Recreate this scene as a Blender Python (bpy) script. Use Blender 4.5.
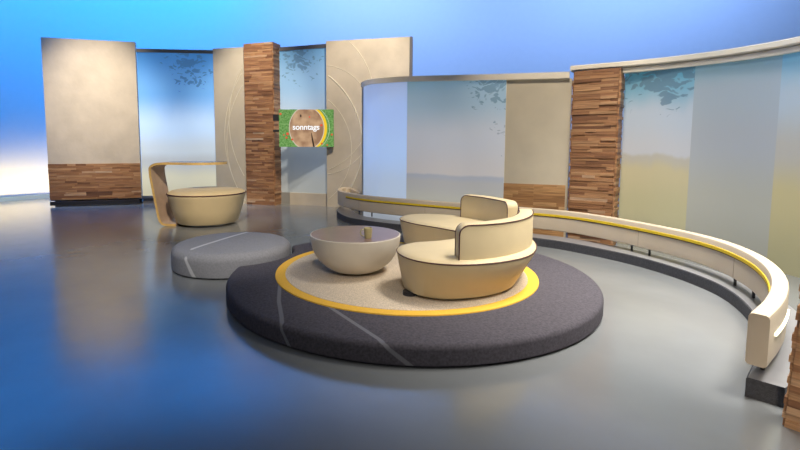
import bpy, bmesh, math, random
from mathutils import Vector, noise
random.seed(7)
PI = math.pi
S = bpy.context.scene
COL = S.collection
for o in list(bpy.data.objects):
    bpy.data.objects.remove(o)

# ------------------------------------------------------------------ camera
cd = bpy.data.cameras.new('camera'); cam = bpy.data.objects.new('camera', cd); COL.objects.link(cam)
cd.sensor_width = 36; cd.lens = 463.3 / 800 * 36
cd.shift_x = (400 - 361.5) / 800; cd.shift_y = -(225 - 184.8) / 800
cd.clip_start = 0.05
cam.location = (0, 0, 1.4); cam.rotation_euler = (PI / 2 - 0.08806, 0, 0)
S.camera = cam

# ------------------------------------------------------------------ world, exposure, lights
w = bpy.data.worlds.new('world'); S.world = w; w.use_nodes = True
bg = w.node_tree.nodes['Background']
bg.inputs[0].default_value = (0.75, 0.85, 1.0, 1); bg.inputs[1].default_value = 0.06
S.view_settings.view_transform = 'Standard'; S.view_settings.look = 'None'
S.view_settings.gamma = 1; S.view_settings.use_curve_mapping = False
S.view_settings.exposure = 0.0

def area(name, loc, target, size, power, color, size_y=None, spread=None):
    l = bpy.data.lights.new(name, 'AREA'); l.energy = power; l.color = color
    l.shape = 'RECTANGLE'; l.size = size; l.size_y = size_y or size
    if spread: l.spread = spread
    o = bpy.data.objects.new(name, l); COL.objects.link(o); o.location = loc
    o.rotation_euler = (Vector(target) - Vector(loc)).to_track_quat('-Z', 'Y').to_euler()
    return o
def spot(name, loc, target, angle, power, color, blend=0.6, radius=0.15):
    l = bpy.data.lights.new(name, 'SPOT'); l.energy = power; l.color = color
    l.spot_size = math.radians(angle); l.spot_blend = blend; l.shadow_soft_size = radius
    o = bpy.data.objects.new(name, l); COL.objects.link(o); o.location = loc
    o.rotation_euler = (Vector(target) - Vector(loc)).to_track_quat('-Z', 'Y').to_euler()
    return o
WARM = (1.0, 0.86, 0.68); NEUT = (1.0, 0.95, 0.88)
# blue battens over the cyclorama
BLUE = (0.02, 0.275, 0.95); BLUE2 = (0.235, 0.43, 0.95)
area('cyclorama_batten', (-8.2, 8.6, 7.7), (-10.2, 10.4, 4.0), 4.5, 240, BLUE, 0.6, 2.2)
area('cyclorama_batten', (-4.6, 11.2, 7.7), (-5.6, 13.6, 4.0), 4.5, 310, BLUE, 0.6, 2.2)
area('cyclorama_batten', (0.6, 11.6, 7.6), (0.6, 14.2, 3.4), 5, 245, BLUE2, 0.6, 2.2)
area('cyclorama_batten', (6.5, 10.6, 7.6), (7.5, 13.4, 3.4), 5, 215, BLUE2, 0.6, 2.2)
# warm ground row aimed at the foot of the cloth on the left
area('ground_row', (-8.2, 10.95, 0.08), (-9.0, 11.9, 0.25), 2.0, 22, (1.0, 0.74, 0.24), 0.1, 2.0)
area('ground_row', (-9.5, 8.85, 0.08), (-10.3, 9.3, 0.25), 2.0, 14, (1.0, 0.74, 0.24), 0.1, 2.0)
# lamps in the grid, with added fills for the cushion and near pillar
area('key_softbox', (2.9, 3.9, 5.4), (2.7, 4.3, 0.0), 1.5, 108, NEUT, None, 1.25)
area('fill_softbox', (3.4, 2.0, 5.0), (2.7, 2.8, 0.0), 1.2, 48, NEUT, None, 1.0)
spot('front_spot', (0.2, -1.5, 4.4), (0.2, 5.4, 0.0), 30, 560, NEUT, 0.7, 0.5)
spot('cushion_fill', (-0.6, 1.4, 4.4), (-1.6, 5.4, 0.2), 24, 1100, NEUT, 0.8, 0.3)  # unseen spot added to brighten the floor cushion
spot('pillar_fill', (0.3, -0.6, 2.9), (2.5, 1.9, 0.25), 26, 420, WARM, 0.8)  # unseen spot added to lift the near pillar and rail end
spot('seating_spot', (2.0, 0.6, 4.8), (0.7, 4.4, 0.3), 34, 240, WARM)
spot('stool_spot', (-1.2, 3.2, 4.6), (-2.7, 8.1, 0.4), 24, 1700, WARM)
spot('panel_spot', (-5.2, 7.2, 6.2), (-5.95, 10.6, 2.1), 40, 2300, WARM, 1.0)
spot('panel_spot', (-2.2, 7.8, 6.0), (-2.6, 10.7, 2.2), 42, 1300, WARM, 0.8)
spot('panel_spot', (0.4, 7.2, 6.0), (0.0, 10.0, 2.4), 50, 1300, WARM, 0.8)
spot('panel_spot', (1.8, 4.4, 5.2), (2.8, 6.8, 1.3), 52, 480, WARM, 0.8)
spot('panel_spot', (1.9, 3.2, 5.0), (4.3, 5.4, 0.9), 56, 260, NEUT, 0.8)
spot('rail_spot', (0.4, 4.6, 4.8), (0.0, 8.4, 0.3), 44, 380, WARM, 0.8)

# ------------------------------------------------------------------ helpers
def obj(name, bm, mat, parent=None, smooth=False, bevel=0.0, segs=2):
    me = bpy.data.meshes.new(name)
    bmesh.ops.recalc_face_normals(bm, faces=bm.faces)
    bm.to_mesh(me); bm.free()
    for m in (mat if isinstance(mat, (list, tuple)) else [mat]): me.materials.append(m)
    o = bpy.data.objects.new(name, me); COL.objects.link(o)
    if smooth:
        for p in me.polygons: p.use_smooth = True
        me.set_sharp_from_angle(angle=math.radians(40))
    if bevel:
        b = o.modifiers.new('bevel', 'BEVEL'); b.width = bevel; b.segments = segs; b.limit_method = 'ANGLE'
    if parent:
        o.parent = parent
        o.matrix_parent_inverse = parent_inv(parent)
    return o
def parent_inv(p):
    from mathutils import Matrix
    m = Matrix.LocRotScale(p.location, p.rotation_euler, p.scale)
    q = p
    return m.inverted() if p.type == 'EMPTY' else Matrix.Identity(4)
def empty(name, loc, label, cat, group=None):
    o = bpy.data.objects.new(name, None); COL.objects.link(o); o.location = loc
    o.empty_display_size = 0.2
    tag(o, label, cat, group); return o
def tag(o, label, cat, group=None):
    o['label'] = label; o['category'] = cat
    if group: o['group'] = group
    return o
def struct(o):
    o['kind'] = 'structure'; return o
def smooth_path(P, n=8, closed=False):
    P = [Vector(p) for p in P]; N = len(P); out = []
    rng = range(N if closed else N - 1)
    for i in rng:
        p1, p2 = P[i], P[(i + 1) % N]
        p0 = P[(i - 1) % N] if closed or i > 0 else p1 * 2 - p2
        p3 = P[(i + 2) % N] if closed or i < N - 2 else p2 * 2 - p1
        # centripetal Catmull-Rom
        def tj(ti, a, b): return ti + max((b - a).length, 1e-5) ** 0.5
        t0 = 0; t1 = tj(t0, p0, p1); t2 = tj(t1, p1, p2); t3 = tj(t2, p2, p3)
        for k in range(n):
            t = t1 + (t2 - t1) * k / n
            A1 = p0 * ((t1 - t) / (t1 - t0)) + p1 * ((t - t0) / (t1 - t0))
            A2 = p1 * ((t2 - t) / (t2 - t1)) + p2 * ((t - t1) / (t2 - t1))
            A3 = p2 * ((t3 - t) / (t3 - t2)) + p3 * ((t - t2) / (t3 - t2))
            B1 = A1 * ((t2 - t) / (t2 - t0)) + A2 * ((t - t0) / (t2 - t0))
            B2 = A2 * ((t3 - t) / (t3 - t1)) + A3 * ((t - t1) / (t3 - t1))
            out.append(B1 * ((t2 - t) / (t2 - t1)) + B2 * ((t - t1) / (t2 - t1)))
    if not closed: out.append(P[-1].copy())
    return out
def normals2d(path, closed=False):
    N = len(path); r = []
    for i in range(N):
        a = path[(i - 1) % N] if closed or i > 0 else path[i]
        b = path[(i + 1) % N] if closed or i < N - 1 else path[i]
        d = b - a; r.append(Vector((-d.y, d.x)).normalized())   # left of travel
    return r
def sweep(bm, path, prof, prof_closed=True, uv=True, cap=True, mat=0):
    """path 2-D, prof = list of (offset to the left, z) or function(i, s)->list."""
    nn = normals2d(path); rows = []; s = 0; ss = []
    for i, p in enumerate(path):
        if i: s += (path[i] - path[i - 1]).length
        ss.append(s)
        pr = prof(i, s) if callable(prof) else prof
        rows.append([bm.verts.new((p.x + nn[i].x * o, p.y + nn[i].y * o, z)) for o, z in pr])
    L = bm.loops.layers.uv.verify()
    M = len(rows[0])
    for i in range(len(rows) - 1):
        for j in range(M if prof_closed else M - 1):
            k = (j + 1) % M
            f = bm.faces.new((rows[i][j], rows[i + 1][j], rows[i + 1][k], rows[i][k])); f.material_index = mat
            for l, (a, b) in zip(f.loops, ((i, j), (i + 1, j), (i + 1, k), (i, k))):
                l[L].uv = (ss[a], rows[a][b].co.z)
    if cap and prof_closed:
        bm.faces.new(rows[0]).material_index = mat; bm.faces.new(rows[-1][::-1]).material_index = mat
    return rows
def tube(bm, pts, r, n=8, closed=False):
    pts = [Vector(p) for p in pts]; N = len(pts); rows = []; up = None
    for i in range(N):
        a = pts[(i - 1) % N] if closed or i > 0 else pts[i]
        b = pts[(i + 1) % N] if closed or i < N - 1 else pts[i]
        t = (b - a).normalized()
        if up is None: up = Vector((0, 0, 1)) if abs(t.z) < 0.9 else Vector((1, 0, 0))
        x = (up - t * up.dot(t)).normalized(); y = t.cross(x); up = x
        rows.append([bm.verts.new(pts[i] + (x * math.cos(2 * PI * k / n) + y * math.sin(2 * PI * k / n)) * r) for k in range(n)])
    for i in range(N if closed else N - 1):
        A, B = rows[i], rows[(i + 1) % N]
        for k in range(n): bm.faces.new((A[k], A[(k + 1) % n], B[(k + 1) % n], B[k]))
    if not closed: bm.faces.new(rows[0]); bm.faces.new(rows[-1][::-1])
def box(bm, x0, x1, y0, y1, z0, z1, mat=0):
    v = [bm.verts.new((x, y, z)) for z in (z0, z1) for x, y in ((x0, y0), (x1, y0), (x1, y1), (x0, y1))]
    fs = [(0, 1, 2, 3), (4, 5, 6, 7), (0, 1, 5, 4), (1, 2, 6, 5), (2, 3, 7, 6), (3, 0, 4, 7)]
    for f in fs: bm.faces.new([v[i] for i in f]).material_index = mat
def lathe(bm, c, prof, n=64, mat=0):
    rows = []
    for r, z in prof:
        if r < 1e-6: rows.append([bm.verts.new((c[0], c[1], z))])
        else: rows.append([bm.verts.new((c[0] + r * math.cos(2 * PI * k / n), c[1] + r * math.sin(2 * PI * k / n), z)) for k in range(n)])
    for A, B in zip(rows, rows[1:]):
        for k in range(n):
            q = (k + 1) % n
            if len(A) == 1 and len(B) == 1: continue
            if len(A) == 1: f = (A[0], B[k], B[q])
            elif len(B) == 1: f = (A[k], A[q], B[0])
            else: f = (A[k], A[q], B[q], B[k])
            bm.faces.new(f).material_index = mat
def inset_ring(poly, d):
    nn = normals2d(poly, True)     # poly counter-clockwise: left = inside
    return [p + n * d for p, n in zip(poly, nn)]
def stack(bm, poly, layers, cap_top=True, cap_bottom=True, mats=None):
    """layers: list of (inset, z); poly is CCW"""
    rows = []
    for ly in layers:
        d, z = ly[:2]; dx, dy = ly[2:] if len(ly) > 2 else (0, 0)
        rows.append([bm.verts.new((p.x + dx, p.y + dy, z)) for p in inset_ring(poly, d)])
    N = len(poly)
    for li, (A, B) in enumerate(zip(rows, rows[1:])):
        for k in range(N):
            bm.faces.new((A[k], A[(k + 1) % N], B[(k + 1) % N], B[k])).material_index = mats[li] if mats else 0
    caps = []
    if cap_top: caps.append(bm.faces.new(rows[-1]))
    if cap_bottom: caps.append(bm.faces.new(rows[0][::-1]))
    for c in caps: c.normal_update()
    bmesh.ops.triangulate(bm, faces=caps, ngon_method='EAR_CLIP')
    return rows
V2 = lambda a, b: Vector((a, b))

# ------------------------------------------------------------------ materials
def newmat(name):
    m = bpy.data.materials.new(name); m.use_nodes = True
    nt = m.node_tree; return m, nt, nt.nodes['Principled BSDF']
def N(nt, t, **kw):
    n = nt.nodes.new(t)
    for k, v in kw.items(): setattr(n, k, v)
    return n
def math_n(nt, op, a, b=None, c=None, clamp=False):
    n = nt.nodes.new('ShaderNodeMath'); n.operation = op; n.use_clamp = clamp
    for i, v in enumerate((a, b, c)):
        if v is None: continue
        if isinstance(v, (int, float)): n.inputs[i].default_value = v
        else: nt.links.new(v, n.inputs[i])
    return n.outputs[0]
def mixc(nt, fac, a, b):
    n = nt.nodes.new('ShaderNodeMix'); n.data_type = 'RGBA'
    for s, v in ((n.inputs[0], fac), (n.inputs[6], a), (n.inputs[7], b)):
        if hasattr(v, 'is_linked') or hasattr(v, 'links'): nt.links.new(v, s)
        elif isinstance(v, (int, float)): s.default_value = v
        else: s.default_value = (*v, 1)
    return n.outputs[2]
def simple(name, col, rough=0.6, metal=0.0, vary=0.0, scale=8, bump=0.0, bscale=200, spec=0.5, coat=0.0, emit=None, es=0):
    m, nt, b = newmat(name)
    b.inputs['Roughness'].default_value = rough; b.inputs['Metallic'].default_value = metal
    b.inputs['Specular IOR Level'].default_value = spec; b.inputs['Coat Weight'].default_value = coat
    tc = N(nt, 'ShaderNodeTexCoord'); nz = N(nt, 'ShaderNodeTexNoise'); nz.inputs['Scale'].default_value = scale
    nz.inputs['Detail'].default_value = 6; nt.links.new(tc.outputs['Object'], nz.inputs['Vector'])
    lo = [max(0, c * (1 - vary)) for c in col]; hi = [min(1, c * (1 + vary)) for c in col]
    r = N(nt, 'ShaderNodeValToRGB'); r.color_ramp.elements[0].position = 0.3; r.color_ramp.elements[1].position = 0.7
    r.color_ramp.elements[0].color = (*lo, 1); r.color_ramp.elements[1].color = (*hi, 1)
    nt.links.new(nz.outputs['Fac'], r.inputs[0]); nt.links.new(r.outputs[0], b.inputs['Base Color'])
    if bump:
        n2 = N(nt, 'ShaderNodeTexNoise'); n2.inputs['Scale'].default_value = bscale; n2.inputs['Detail'].default_value = 3
        nt.links.new(tc.outputs['Object'], n2.inputs['Vector'])
        bp = N(nt, 'ShaderNodeBump'); bp.inputs['Strength'].default_value = bump; bp.inputs['Distance'].default_value = 0.01
        nt.links.new(n2.outputs['Fac'], bp.inputs['Height']); nt.links.new(bp.outputs[0], b.inputs['Normal'])
    if emit:
        b.inputs['Emission Color'].default_value = (*emit, 1); b.inputs['Emission Strength'].default_value = es
    return m

def streak_mat(name, col, segs, width, streak, vary=0.25, scale=60, bump=0.5):
    """felt with pale lines printed along 2-D segments (object XY = world XY)"""
    m = simple(name, col, 0.95, vary=vary, scale=scale, bump=bump, bscale=260, spec=0.15)
    nt = m.node_tree; b = nt.nodes['Principled BSDF']
    src = b.inputs['Base Color'].links[0].from_socket
    g = N(nt, 'ShaderNodeNewGeometry'); sp = N(nt, 'ShaderNodeSeparateXYZ'); nt.links.new(g.outputs['Position'], sp.inputs[0])
    X, Y, Z = sp.outputs[0], sp.outputs[1], sp.outputs[2]; best = None
    for (ax, ay, az), (bx, by, bz) in segs:
        dx, dy, dz = bx - ax, by - ay, bz - az; L2 = dx * dx + dy * dy + dz * dz; pz = math_n(nt, 'SUBTRACT', Z, az)
        px = math_n(nt, 'SUBTRACT', X, ax); py = math_n(nt, 'SUBTRACT', Y, ay)
        t = math_n(nt, 'ADD', math_n(nt, 'MULTIPLY', px, dx / L2), math_n(nt, 'MULTIPLY_ADD', py, dy / L2, math_n(nt, 'MULTIPLY', pz, dz / L2)), clamp=True)
        ez = math_n(nt, 'SUBTRACT', pz, math_n(nt, 'MULTIPLY', t, dz))
        ex = math_n(nt, 'SUBTRACT', px, math_n(nt, 'MULTIPLY', t, dx)); ey = math_n(nt, 'SUBTRACT', py, math_n(nt, 'MULTIPLY', t, dy))
        d = math_n(nt, 'SQRT', math_n(nt, 'ADD', math_n(nt, 'MULTIPLY', ex, ex), math_n(nt, 'MULTIPLY_ADD', ey, ey, math_n(nt, 'MULTIPLY', ez, ez))))
        best = d if best is None else math_n(nt, 'MINIMUM', best, d)
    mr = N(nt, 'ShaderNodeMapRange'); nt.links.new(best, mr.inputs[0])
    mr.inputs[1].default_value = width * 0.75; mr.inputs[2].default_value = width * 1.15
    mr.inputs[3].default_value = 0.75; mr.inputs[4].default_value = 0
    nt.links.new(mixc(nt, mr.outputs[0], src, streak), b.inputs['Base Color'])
    return m

def wood_mat(name, tones, rough=0.55):
    m, nt, b = newmat(name)
    at = N(nt, 'ShaderNodeAttribute'); at.attribute_name = 'tone'
    r = N(nt, 'ShaderNodeValToRGB'); r.color_ramp.interpolation = 'LINEAR'
    while len(r.color_ramp.elements) < len(tones): r.color_ramp.elements.new(0.5)
    for i, c in enumerate(tones):
        e = r.color_ramp.elements[i]; e.position = i / (len(tones) - 1); e.color = (*c, 1)
    nt.links.new(at.outputs['Fac'], r.inputs[0])
    uv = N(nt, 'ShaderNodeUVMap'); mp = N(nt, 'ShaderNodeMapping'); mp.inputs['Scale'].default_value = (3, 60, 1)
    nt.links.new(uv.outputs[0], mp.inputs[0])
    nz = N(nt, 'ShaderNodeTexNoise'); nz.inputs['Scale'].default_value = 1.0; nz.inputs['Detail'].default_value = 6
    nt.links.new(mp.outputs[0], nz.inputs['Vector'])
    mr = N(nt, 'ShaderNodeMapRange'); nt.links.new(nz.outputs['Fac'], mr.inputs[0])
    mr.inputs[1].default_value = 0.3; mr.inputs[2].default_value = 0.7; mr.inputs[3].default_value = 0.6; mr.inputs[4].default_value = 1.25
    mx = N(nt, 'ShaderNodeVectorMath'); mx.operation = 'SCALE'
    nt.links.new(r.outputs[0], mx.inputs[0]); nt.links.new(mr.outputs[0], mx.inputs['Scale'])
    nt.links.new(mx.outputs[0], b.inputs['Base Color']); b.inputs['Roughness'].default_value = rough
    bp = N(nt, 'ShaderNodeBump'); bp.inputs['Strength'].default_value = 0.4; bp.inputs['Distance'].default_value = 0.01
    nt.links.new(nz.outputs['Fac'], bp.inputs['Height']); nt.links.new(bp.outputs[0], b.inputs['Normal'])
    return m
WT = [(0.13, 0.06, 0.032), (0.24, 0.11, 0.052), (0.35, 0.175, 0.08), (0.46, 0.26, 0.13), (0.50, 0.36, 0.25)]
M_wood = wood_mat('reclaimed_wood', WT)
M_wood_light = wood_mat('warm_wood', [(0.28, 0.14, 0.06), (0.42, 0.22, 0.09), (0.55, 0.32, 0.14), (0.6, 0.38, 0.19)])

def print_mat(name, stops, H, es, leaves=(), hills=0.0, glow=None, tint=None):
    """frosted back-lit graphic: colours by height (v in metres), leaf silhouettes, hills"""
    m, nt, b = newmat(name)
    uv = N(nt, 'ShaderNodeUVMap'); sp = N(nt, 'ShaderNodeSeparateXYZ'); nt.links.new(uv.outputs[0], sp.inputs[0])
    U, Vv = sp.outputs[0], sp.outputs[1]
    nz = N(nt, 'ShaderNodeTexNoise'); nz.inputs['Scale'].default_value = 1.6; nz.inputs['Detail'].default_value = 4
    mp = N(nt, 'ShaderNodeMapping'); mp.inputs['Scale'].default_value = (1.0, 0.25, 1); nt.links.new(uv.outputs[0], mp.inputs[0])
    nt.links.new(mp.outputs[0], nz.inputs['Vector'])
    wob = math_n(nt, 'MULTIPLY', math_n(nt, 'SUBTRACT', nz.outputs['Fac'], 0.5), hills)
    f = math_n(nt, 'DIVIDE', math_n(nt, 'ADD', Vv, wob), H, clamp=True)
    r = N(nt, 'ShaderNodeValToRGB'); r.color_ramp.interpolation = 'EASE'
    while len(r.color_ramp.elements) < len(stops): r.color_ramp.elements.new(0.5)
    for i, (p, c) in enumerate(stops):
        e = r.color_ramp.elements[i]; e.position = p
    for i, (p, c) in enumerate(stops): r.color_ramp.elements[i].color = (*c, 1)
    nt.links.new(f, r.inputs[0]); col = r.outputs[0]
    for (u0, v0, ru, rv, sc, dark, dens) in leaves:
        m2 = N(nt, 'ShaderNodeMapping'); m2.inputs['Scale'].default_value = (sc * 1.3, sc * 2.6, 1); m2.inputs['Rotation'].default_value = (0, 0, 0.6)
        nd = N(nt, 'ShaderNodeTexNoise'); nd.inputs['Scale'].default_value = 4.5; nd.inputs['Detail'].default_value = 2; nt.links.new(uv.outputs[0], nd.inputs['Vector'])
        va = N(nt, 'ShaderNodeVectorMath'); va.operation = 'MULTIPLY_ADD'; nt.links.new(nd.outputs['Color'], va.inputs[0]); va.inputs[1].default_value = (0.35, 0.35, 0); nt.links.new(uv.outputs[0], va.inputs[2])
        nt.links.new(va.outputs[0], m2.inputs[0])
        vo = N(nt, 'ShaderNodeTexVoronoi'); vo.inputs['Scale'].default_value = 1.0; nt.links.new(m2.outputs[0], vo.inputs['Vector'])
        du = math_n(nt, 'DIVIDE', math_n(nt, 'SUBTRACT', U, u0), ru); dv = math_n(nt, 'DIVIDE', math_n(nt, 'SUBTRACT', Vv, v0), rv)
        d = math_n(nt, 'SQRT', math_n(nt, 'ADD', math_n(nt, 'MULTIPLY', du, du), math_n(nt, 'MULTIPLY', dv, dv)))
        n3 = N(nt, 'ShaderNodeTexNoise'); n3.inputs['Scale'].default_value = 3.0; n3.inputs['Detail'].default_value = 3
        nt.links.new(uv.outputs[0], n3.inputs['Vector'])
        thr = math_n(nt, 'SUBTRACT', math_n(nt, 'MULTIPLY', math_n(nt, 'SUBTRACT', 1.0, d), dens), math_n(nt, 'MULTIPLY', math_n(nt, 'SUBTRACT', n3.outputs['Fac'], 0.5), 1.6))
        mk = math_n(nt, 'MULTIPLY', math_n(nt, 'SUBTRACT', thr, vo.outputs['Distance']), 9, clamp=True)
        mk = math_n(nt, 'MULTIPLY', mk, math_n(nt, 'MULTIPLY', math_n(nt, 'SUBTRACT', 1.0, d), 6, clamp=True))
        col = mixc(nt, math_n(nt, 'MULTIPLY', mk, 0.75), col, dark)
    nt.links.new(col, b.inputs['Base Color']); nt.links.new(col, b.inputs['Emission Color'])
    b.inputs['Emission Strength'].default_value = es
    b.inputs['Roughness'].default_value = 0.28; b.inputs['Specular IOR Level'].default_value = 0.35
    return m

M_plaster = simple('brushed_plaster', (0.56, 0.50, 0.41), 0.75, vary=0.10, scale=2.5, bump=0.25, bscale=14)
M_plaster2 = simple('pale_plaster', (0.60, 0.54, 0.42), 0.75, vary=0.05, scale=3, bump=0.08, bscale=10)
M_relief = simple('relief_line', (0.74, 0.70, 0.58), 0.5)
M_cream = simple('cream_lacquer', (0.86, 0.80, 0.68), 0.45, vary=0.03)
M_metal = simple('brushed_steel', (0.55, 0.55, 0.56), 0.3, metal=1.0)
M_dark = simple('black_metal', (0.02, 0.02, 0.025), 0.45)
M_edge = simple('grey_edge', (0.12, 0.12, 0.14), 0.6)
M_leather = simple('cream_leather', (0.64, 0.52, 0.31), 0.55, vary=0.04, scale=4, bump=0.12, bscale=320)
M_leather2 = simple('rail_leather', (0.56, 0.47, 0.35), 0.6, vary=0.04, scale=4, bump=0.12, bscale=320)
M_piping = simple('burgundy_piping', (0.07, 0.02, 0.02), 0.6)
M_yellow = simple('yellow_felt', (0.74, 0.52, 0.02), 0.8, vary=0.1, scale=60, bump=0.2)
M_carpet = simple('sand_carpet', (0.60, 0.50, 0.38), 0.95, vary=0.30, scale=110, bump=0.5, bscale=220, spec=0.1)
M_ring = simple('golden_felt', (0.80, 0.46, 0.06), 0.9, vary=0.06, scale=60, bump=0.3, spec=0.2)
M_plinth = simple('slate_felt', (0.055, 0.056, 0.065), 0.8, vary=0.25, scale=60, bump=0.4)
M_plinth_top = simple('grey_ledge', (0.22, 0.22, 0.23), 0.3, vary=0.05)

# ------------------------------------------------------------------ floor and cyclorama
def floor_mat():
    m, nt, b = newmat('polished_floor')
    tc = N(nt, 'ShaderNodeTexCoord'); nz = N(nt, 'ShaderNodeTexNoise'); nz.inputs['Scale'].default_value = 1.3; nz.inputs['Detail'].default_value = 8
    nt.links.new(tc.outputs['Object'], nz.inputs['Vector'])
    r = N(nt, 'ShaderNodeValToRGB'); r.color_ramp.elements[0].position = 0.3; r.color_ramp.elements[1].position = 0.7
    r.color_ramp.elements[0].color = (0.17, 0.18, 0.185, 1); r.color_ramp.elements[1].color = (0.205, 0.215, 0.22, 1)
    nt.links.new(nz.outputs['Fac'], r.inputs[0]); nt.links.new(r.outputs[0], b.inputs['Base Color'])
    n2 = N(nt, 'ShaderNodeTexNoise'); n2.inputs['Scale'].default_value = 5; n2.inputs['Detail'].default_value = 6
    nt.links.new(tc.outputs['Object'], n2.inputs['Vector'])
    mr = N(nt, 'ShaderNodeMapRange'); nt.links.new(n2.outputs['Fac'], mr.inputs[0]); mr.inputs[3].default_value = 0.15; mr.inputs[4].default_value = 0.25
    nt.links.new(mr.outputs[0], b.inputs['Roughness']); b.inputs['IOR'].default_value = 2.1
    bp = N(nt, 'ShaderNodeBump'); bp.inputs['Strength'].default_value = 0.05; bp.inputs['Distance'].default_value = 0.01
    nt.links.new(n2.outputs['Fac'], bp.inputs['Height']); nt.links.new(bp.outputs[0], b.inputs['Normal'])
    return m
bm = bmesh.new(); box(bm, -14, 14, -4, 16, -0.1, 0)
struct(obj('floor', bm, floor_mat()))
CY = [(-11.6, 3.0), (-11.0, 6.0), (-10.2, 9.0), (-9.2, 11.3), (-8.2, 12.4), (-6.2, 13.5), (-2, 14.1), (4, 14.1), (8.5, 12.6), (11.5, 9.0), (12.5, 4.0)]
cyp = smooth_path([V2(*p) for p in CY], 8)
bm = bmesh.new(); sweep(bm, cyp, [(0, 0), (0, 7.3), (0.1, 7.3), (0.1, 0)])
wb = struct(obj('wall_back', bm, simple('cyclorama_cloth', (0.78, 0.78, 0.78), 0.9, vary=0.01), smooth=True))
bm = bmesh.new(); sweep(bm, cyp, [(-0.42, 0), (-0.42, 0.11), (-0.39, 0.11), (-0.39, 0)])
struct(obj('baseboard_back', bm, simple('navy_kick', (0.02, 0.06, 0.20), 0.6)))

# ------------------------------------------------------------------ cladding builder
def cladding(name, path, z0, z1, mat, parent, row=0.05, depth=0.014, base=0.02, side=-1, back=0.0, lens=(0.12, 0.6), seed=1):
    """strips of wood laid along a 2-D polyline; side=-1: relief to the right of travel"""
    rnd = random.Random(seed)
    cum = [0]
    for a, b in zip(path, path[1:]): cum.append(cum[-1] + (b - a).length)
    L = cum[-1]
    def at(s):
        for i in range(len(path) - 1):
            if s <= cum[i + 1] + 1e-9:
                t = (s - cum[i]) / (cum[i + 1] - cum[i]); d = (path[i + 1] - path[i]).normalized()
                return path[i].lerp(path[i + 1], t), Vector((d.y, -d.x)) * (1 if side < 0 else -1)
        d = (path[-1] - path[-2]).normalized(); return path[-1], Vector((d.y, -d.x)) * (1 if side < 0 else -1)
    bm = bmesh.new(); UV = bm.loops.layers.uv.verify(); T = bm.faces.layers.float.new('tone')
    nrow = max(1, round((z1 - z0) / row)); rh = (z1 - z0) / nrow
    for r in range(nrow):
        s = 0
        while s < L - 1e-6:
            e = min(L, s + rnd.uniform(*lens))
            if L - e < 0.06: e = L
            for c in cum:
                if s + 1e-4 < c < e - 1e-4: e = c
            pr = base + rnd.random() * depth; tone = min(1, max(0, rnd.gauss(0.5, 0.19)))
            (pa, na), (pb, nb) = at(s + 1e-5), at(e - 1e-5)
            za, zb = z0 + r * rh, z0 + (r + 1) * rh
            bk = -back
            vs = []
            for p, n in ((pa, na), (pb, nb)):
                for z in (za, zb):
                    for o in (bk, pr): vs.append(bm.verts.new((p.x + n.x * o, p.y + n.y * o, z)))
            ou, ov = rnd.random() * 10, rnd.random() * 10
            for f in ((1, 5, 7, 3), (0, 2, 6, 4), (0, 1, 3, 2), (4, 6, 7, 5), (2, 3, 7, 6), (0, 4, 5, 1)):
                F = bm.faces.new([vs[i] for i in f]); F[T] = tone
                for l in F.loops:
                    q = l.vert.co; l[UV].uv = (ou + (s if l.vert in vs[:4] else e), ov + q.z)
            s = e
    me = bpy.data.meshes.new(name)
    bmesh.ops.recalc_face_normals(bm, faces=bm.faces); bm.to_mesh(me); bm.free(); me.materials.append(mat)
    o = bpy.data.objects.new(name, me); COL.objects.link(o)
    if parent: o.parent = parent; o.matrix_parent_inverse = parent_inv(parent)
    return o
def slab(name, path, off, thick, z0, z1, mat, parent, bevel=0, uvflip=False):
    """wall piece along path; offset is towards the studio (right of travel), thickness goes behind"""
    bm = bmesh.new(); sweep(bm, path, [(-off, z0), (-off, z1), (-off + thick, z1), (-off + thick, z0)])
    return obj(name, bm, mat, parent, bevel=bevel)
def line(a, b, n=1): return [V2(*a).lerp(V2(*b), i / n) for i in range(n + 1)]

# ------------------------------------------------------------------ left set wall (3.62 m high)
HT = 3.62
# panel A with wood dado
A0, A1 = (-7.0, 10.35), (-5.18, 10.84)
t = empty('plaster_panel', (-6.1, 10.6, 0), 'tall greige plaster set panel with wooden dado at the far left of the stage', 'wall panel')
slab('panel', line(A0, A1), 0, 0.12, 0.12, 3.72, M_plaster, t)
cladding('wood_dado', line(A0, A1), 0.14, 0.95, M_wood, t, row=0.042, depth=0.008, base=0.015, seed=3)
slab('recessed_base', line((-6.95, 10.43), (-5.2, 10.90)), 0.0, 0.1, 0.0, 0.12, M_dark, t)
slab('dark_ledge', line((-6.95, 10.33), (-5.2, 10.80)), 0.12, 0.1, 0.03, 0.11, M_dark, t)
# printed pane B
B0, B1 = (-5.17, 10.86), (-3.46, 11.05)
SKY = [(0.0, (0.44, 0.42, 0.30)), (0.16, (0.50, 0.50, 0.40)), (0.27, (0.36, 0.40, 0.44)), (0.34, (0.42, 0.50, 0.58)), (0.5, (0.40, 0.56, 0.80)), (0.72, (0.13, 0.33, 0.66)), (1.0, (0.05, 0.20, 0.50))]
t = empty('printed_panel', (-4.3, 10.95, 0), 'blue backlit glass panel with leaf and sky print right of the far left plaster panel', 'glass panel')
slab('pane', line(B0, B1, 8), -0.03, 0.04, 0.16, 3.5, print_mat('sky_print_left', SKY, 3.62, 0.72, leaves=((1.15, 3.3, 0.75, 0.9, 6.0, (0.05, 0.14, 0.30), 0.8),), hills=0.22), t)
bm = bmesh.new()
sweep(bm, line(B0, B1), [(0.0, 3.5), (0.0, 3.58), (0.06, 3.58), (0.06, 3.5)])
obj('top_frame', bm, M_metal, t)
bm = bmesh.new(); sweep(bm, line(B0, B1), [(0.0, 0.12), (0.0, 0.18), (0.06, 0.18), (0.06, 0.12)])
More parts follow.
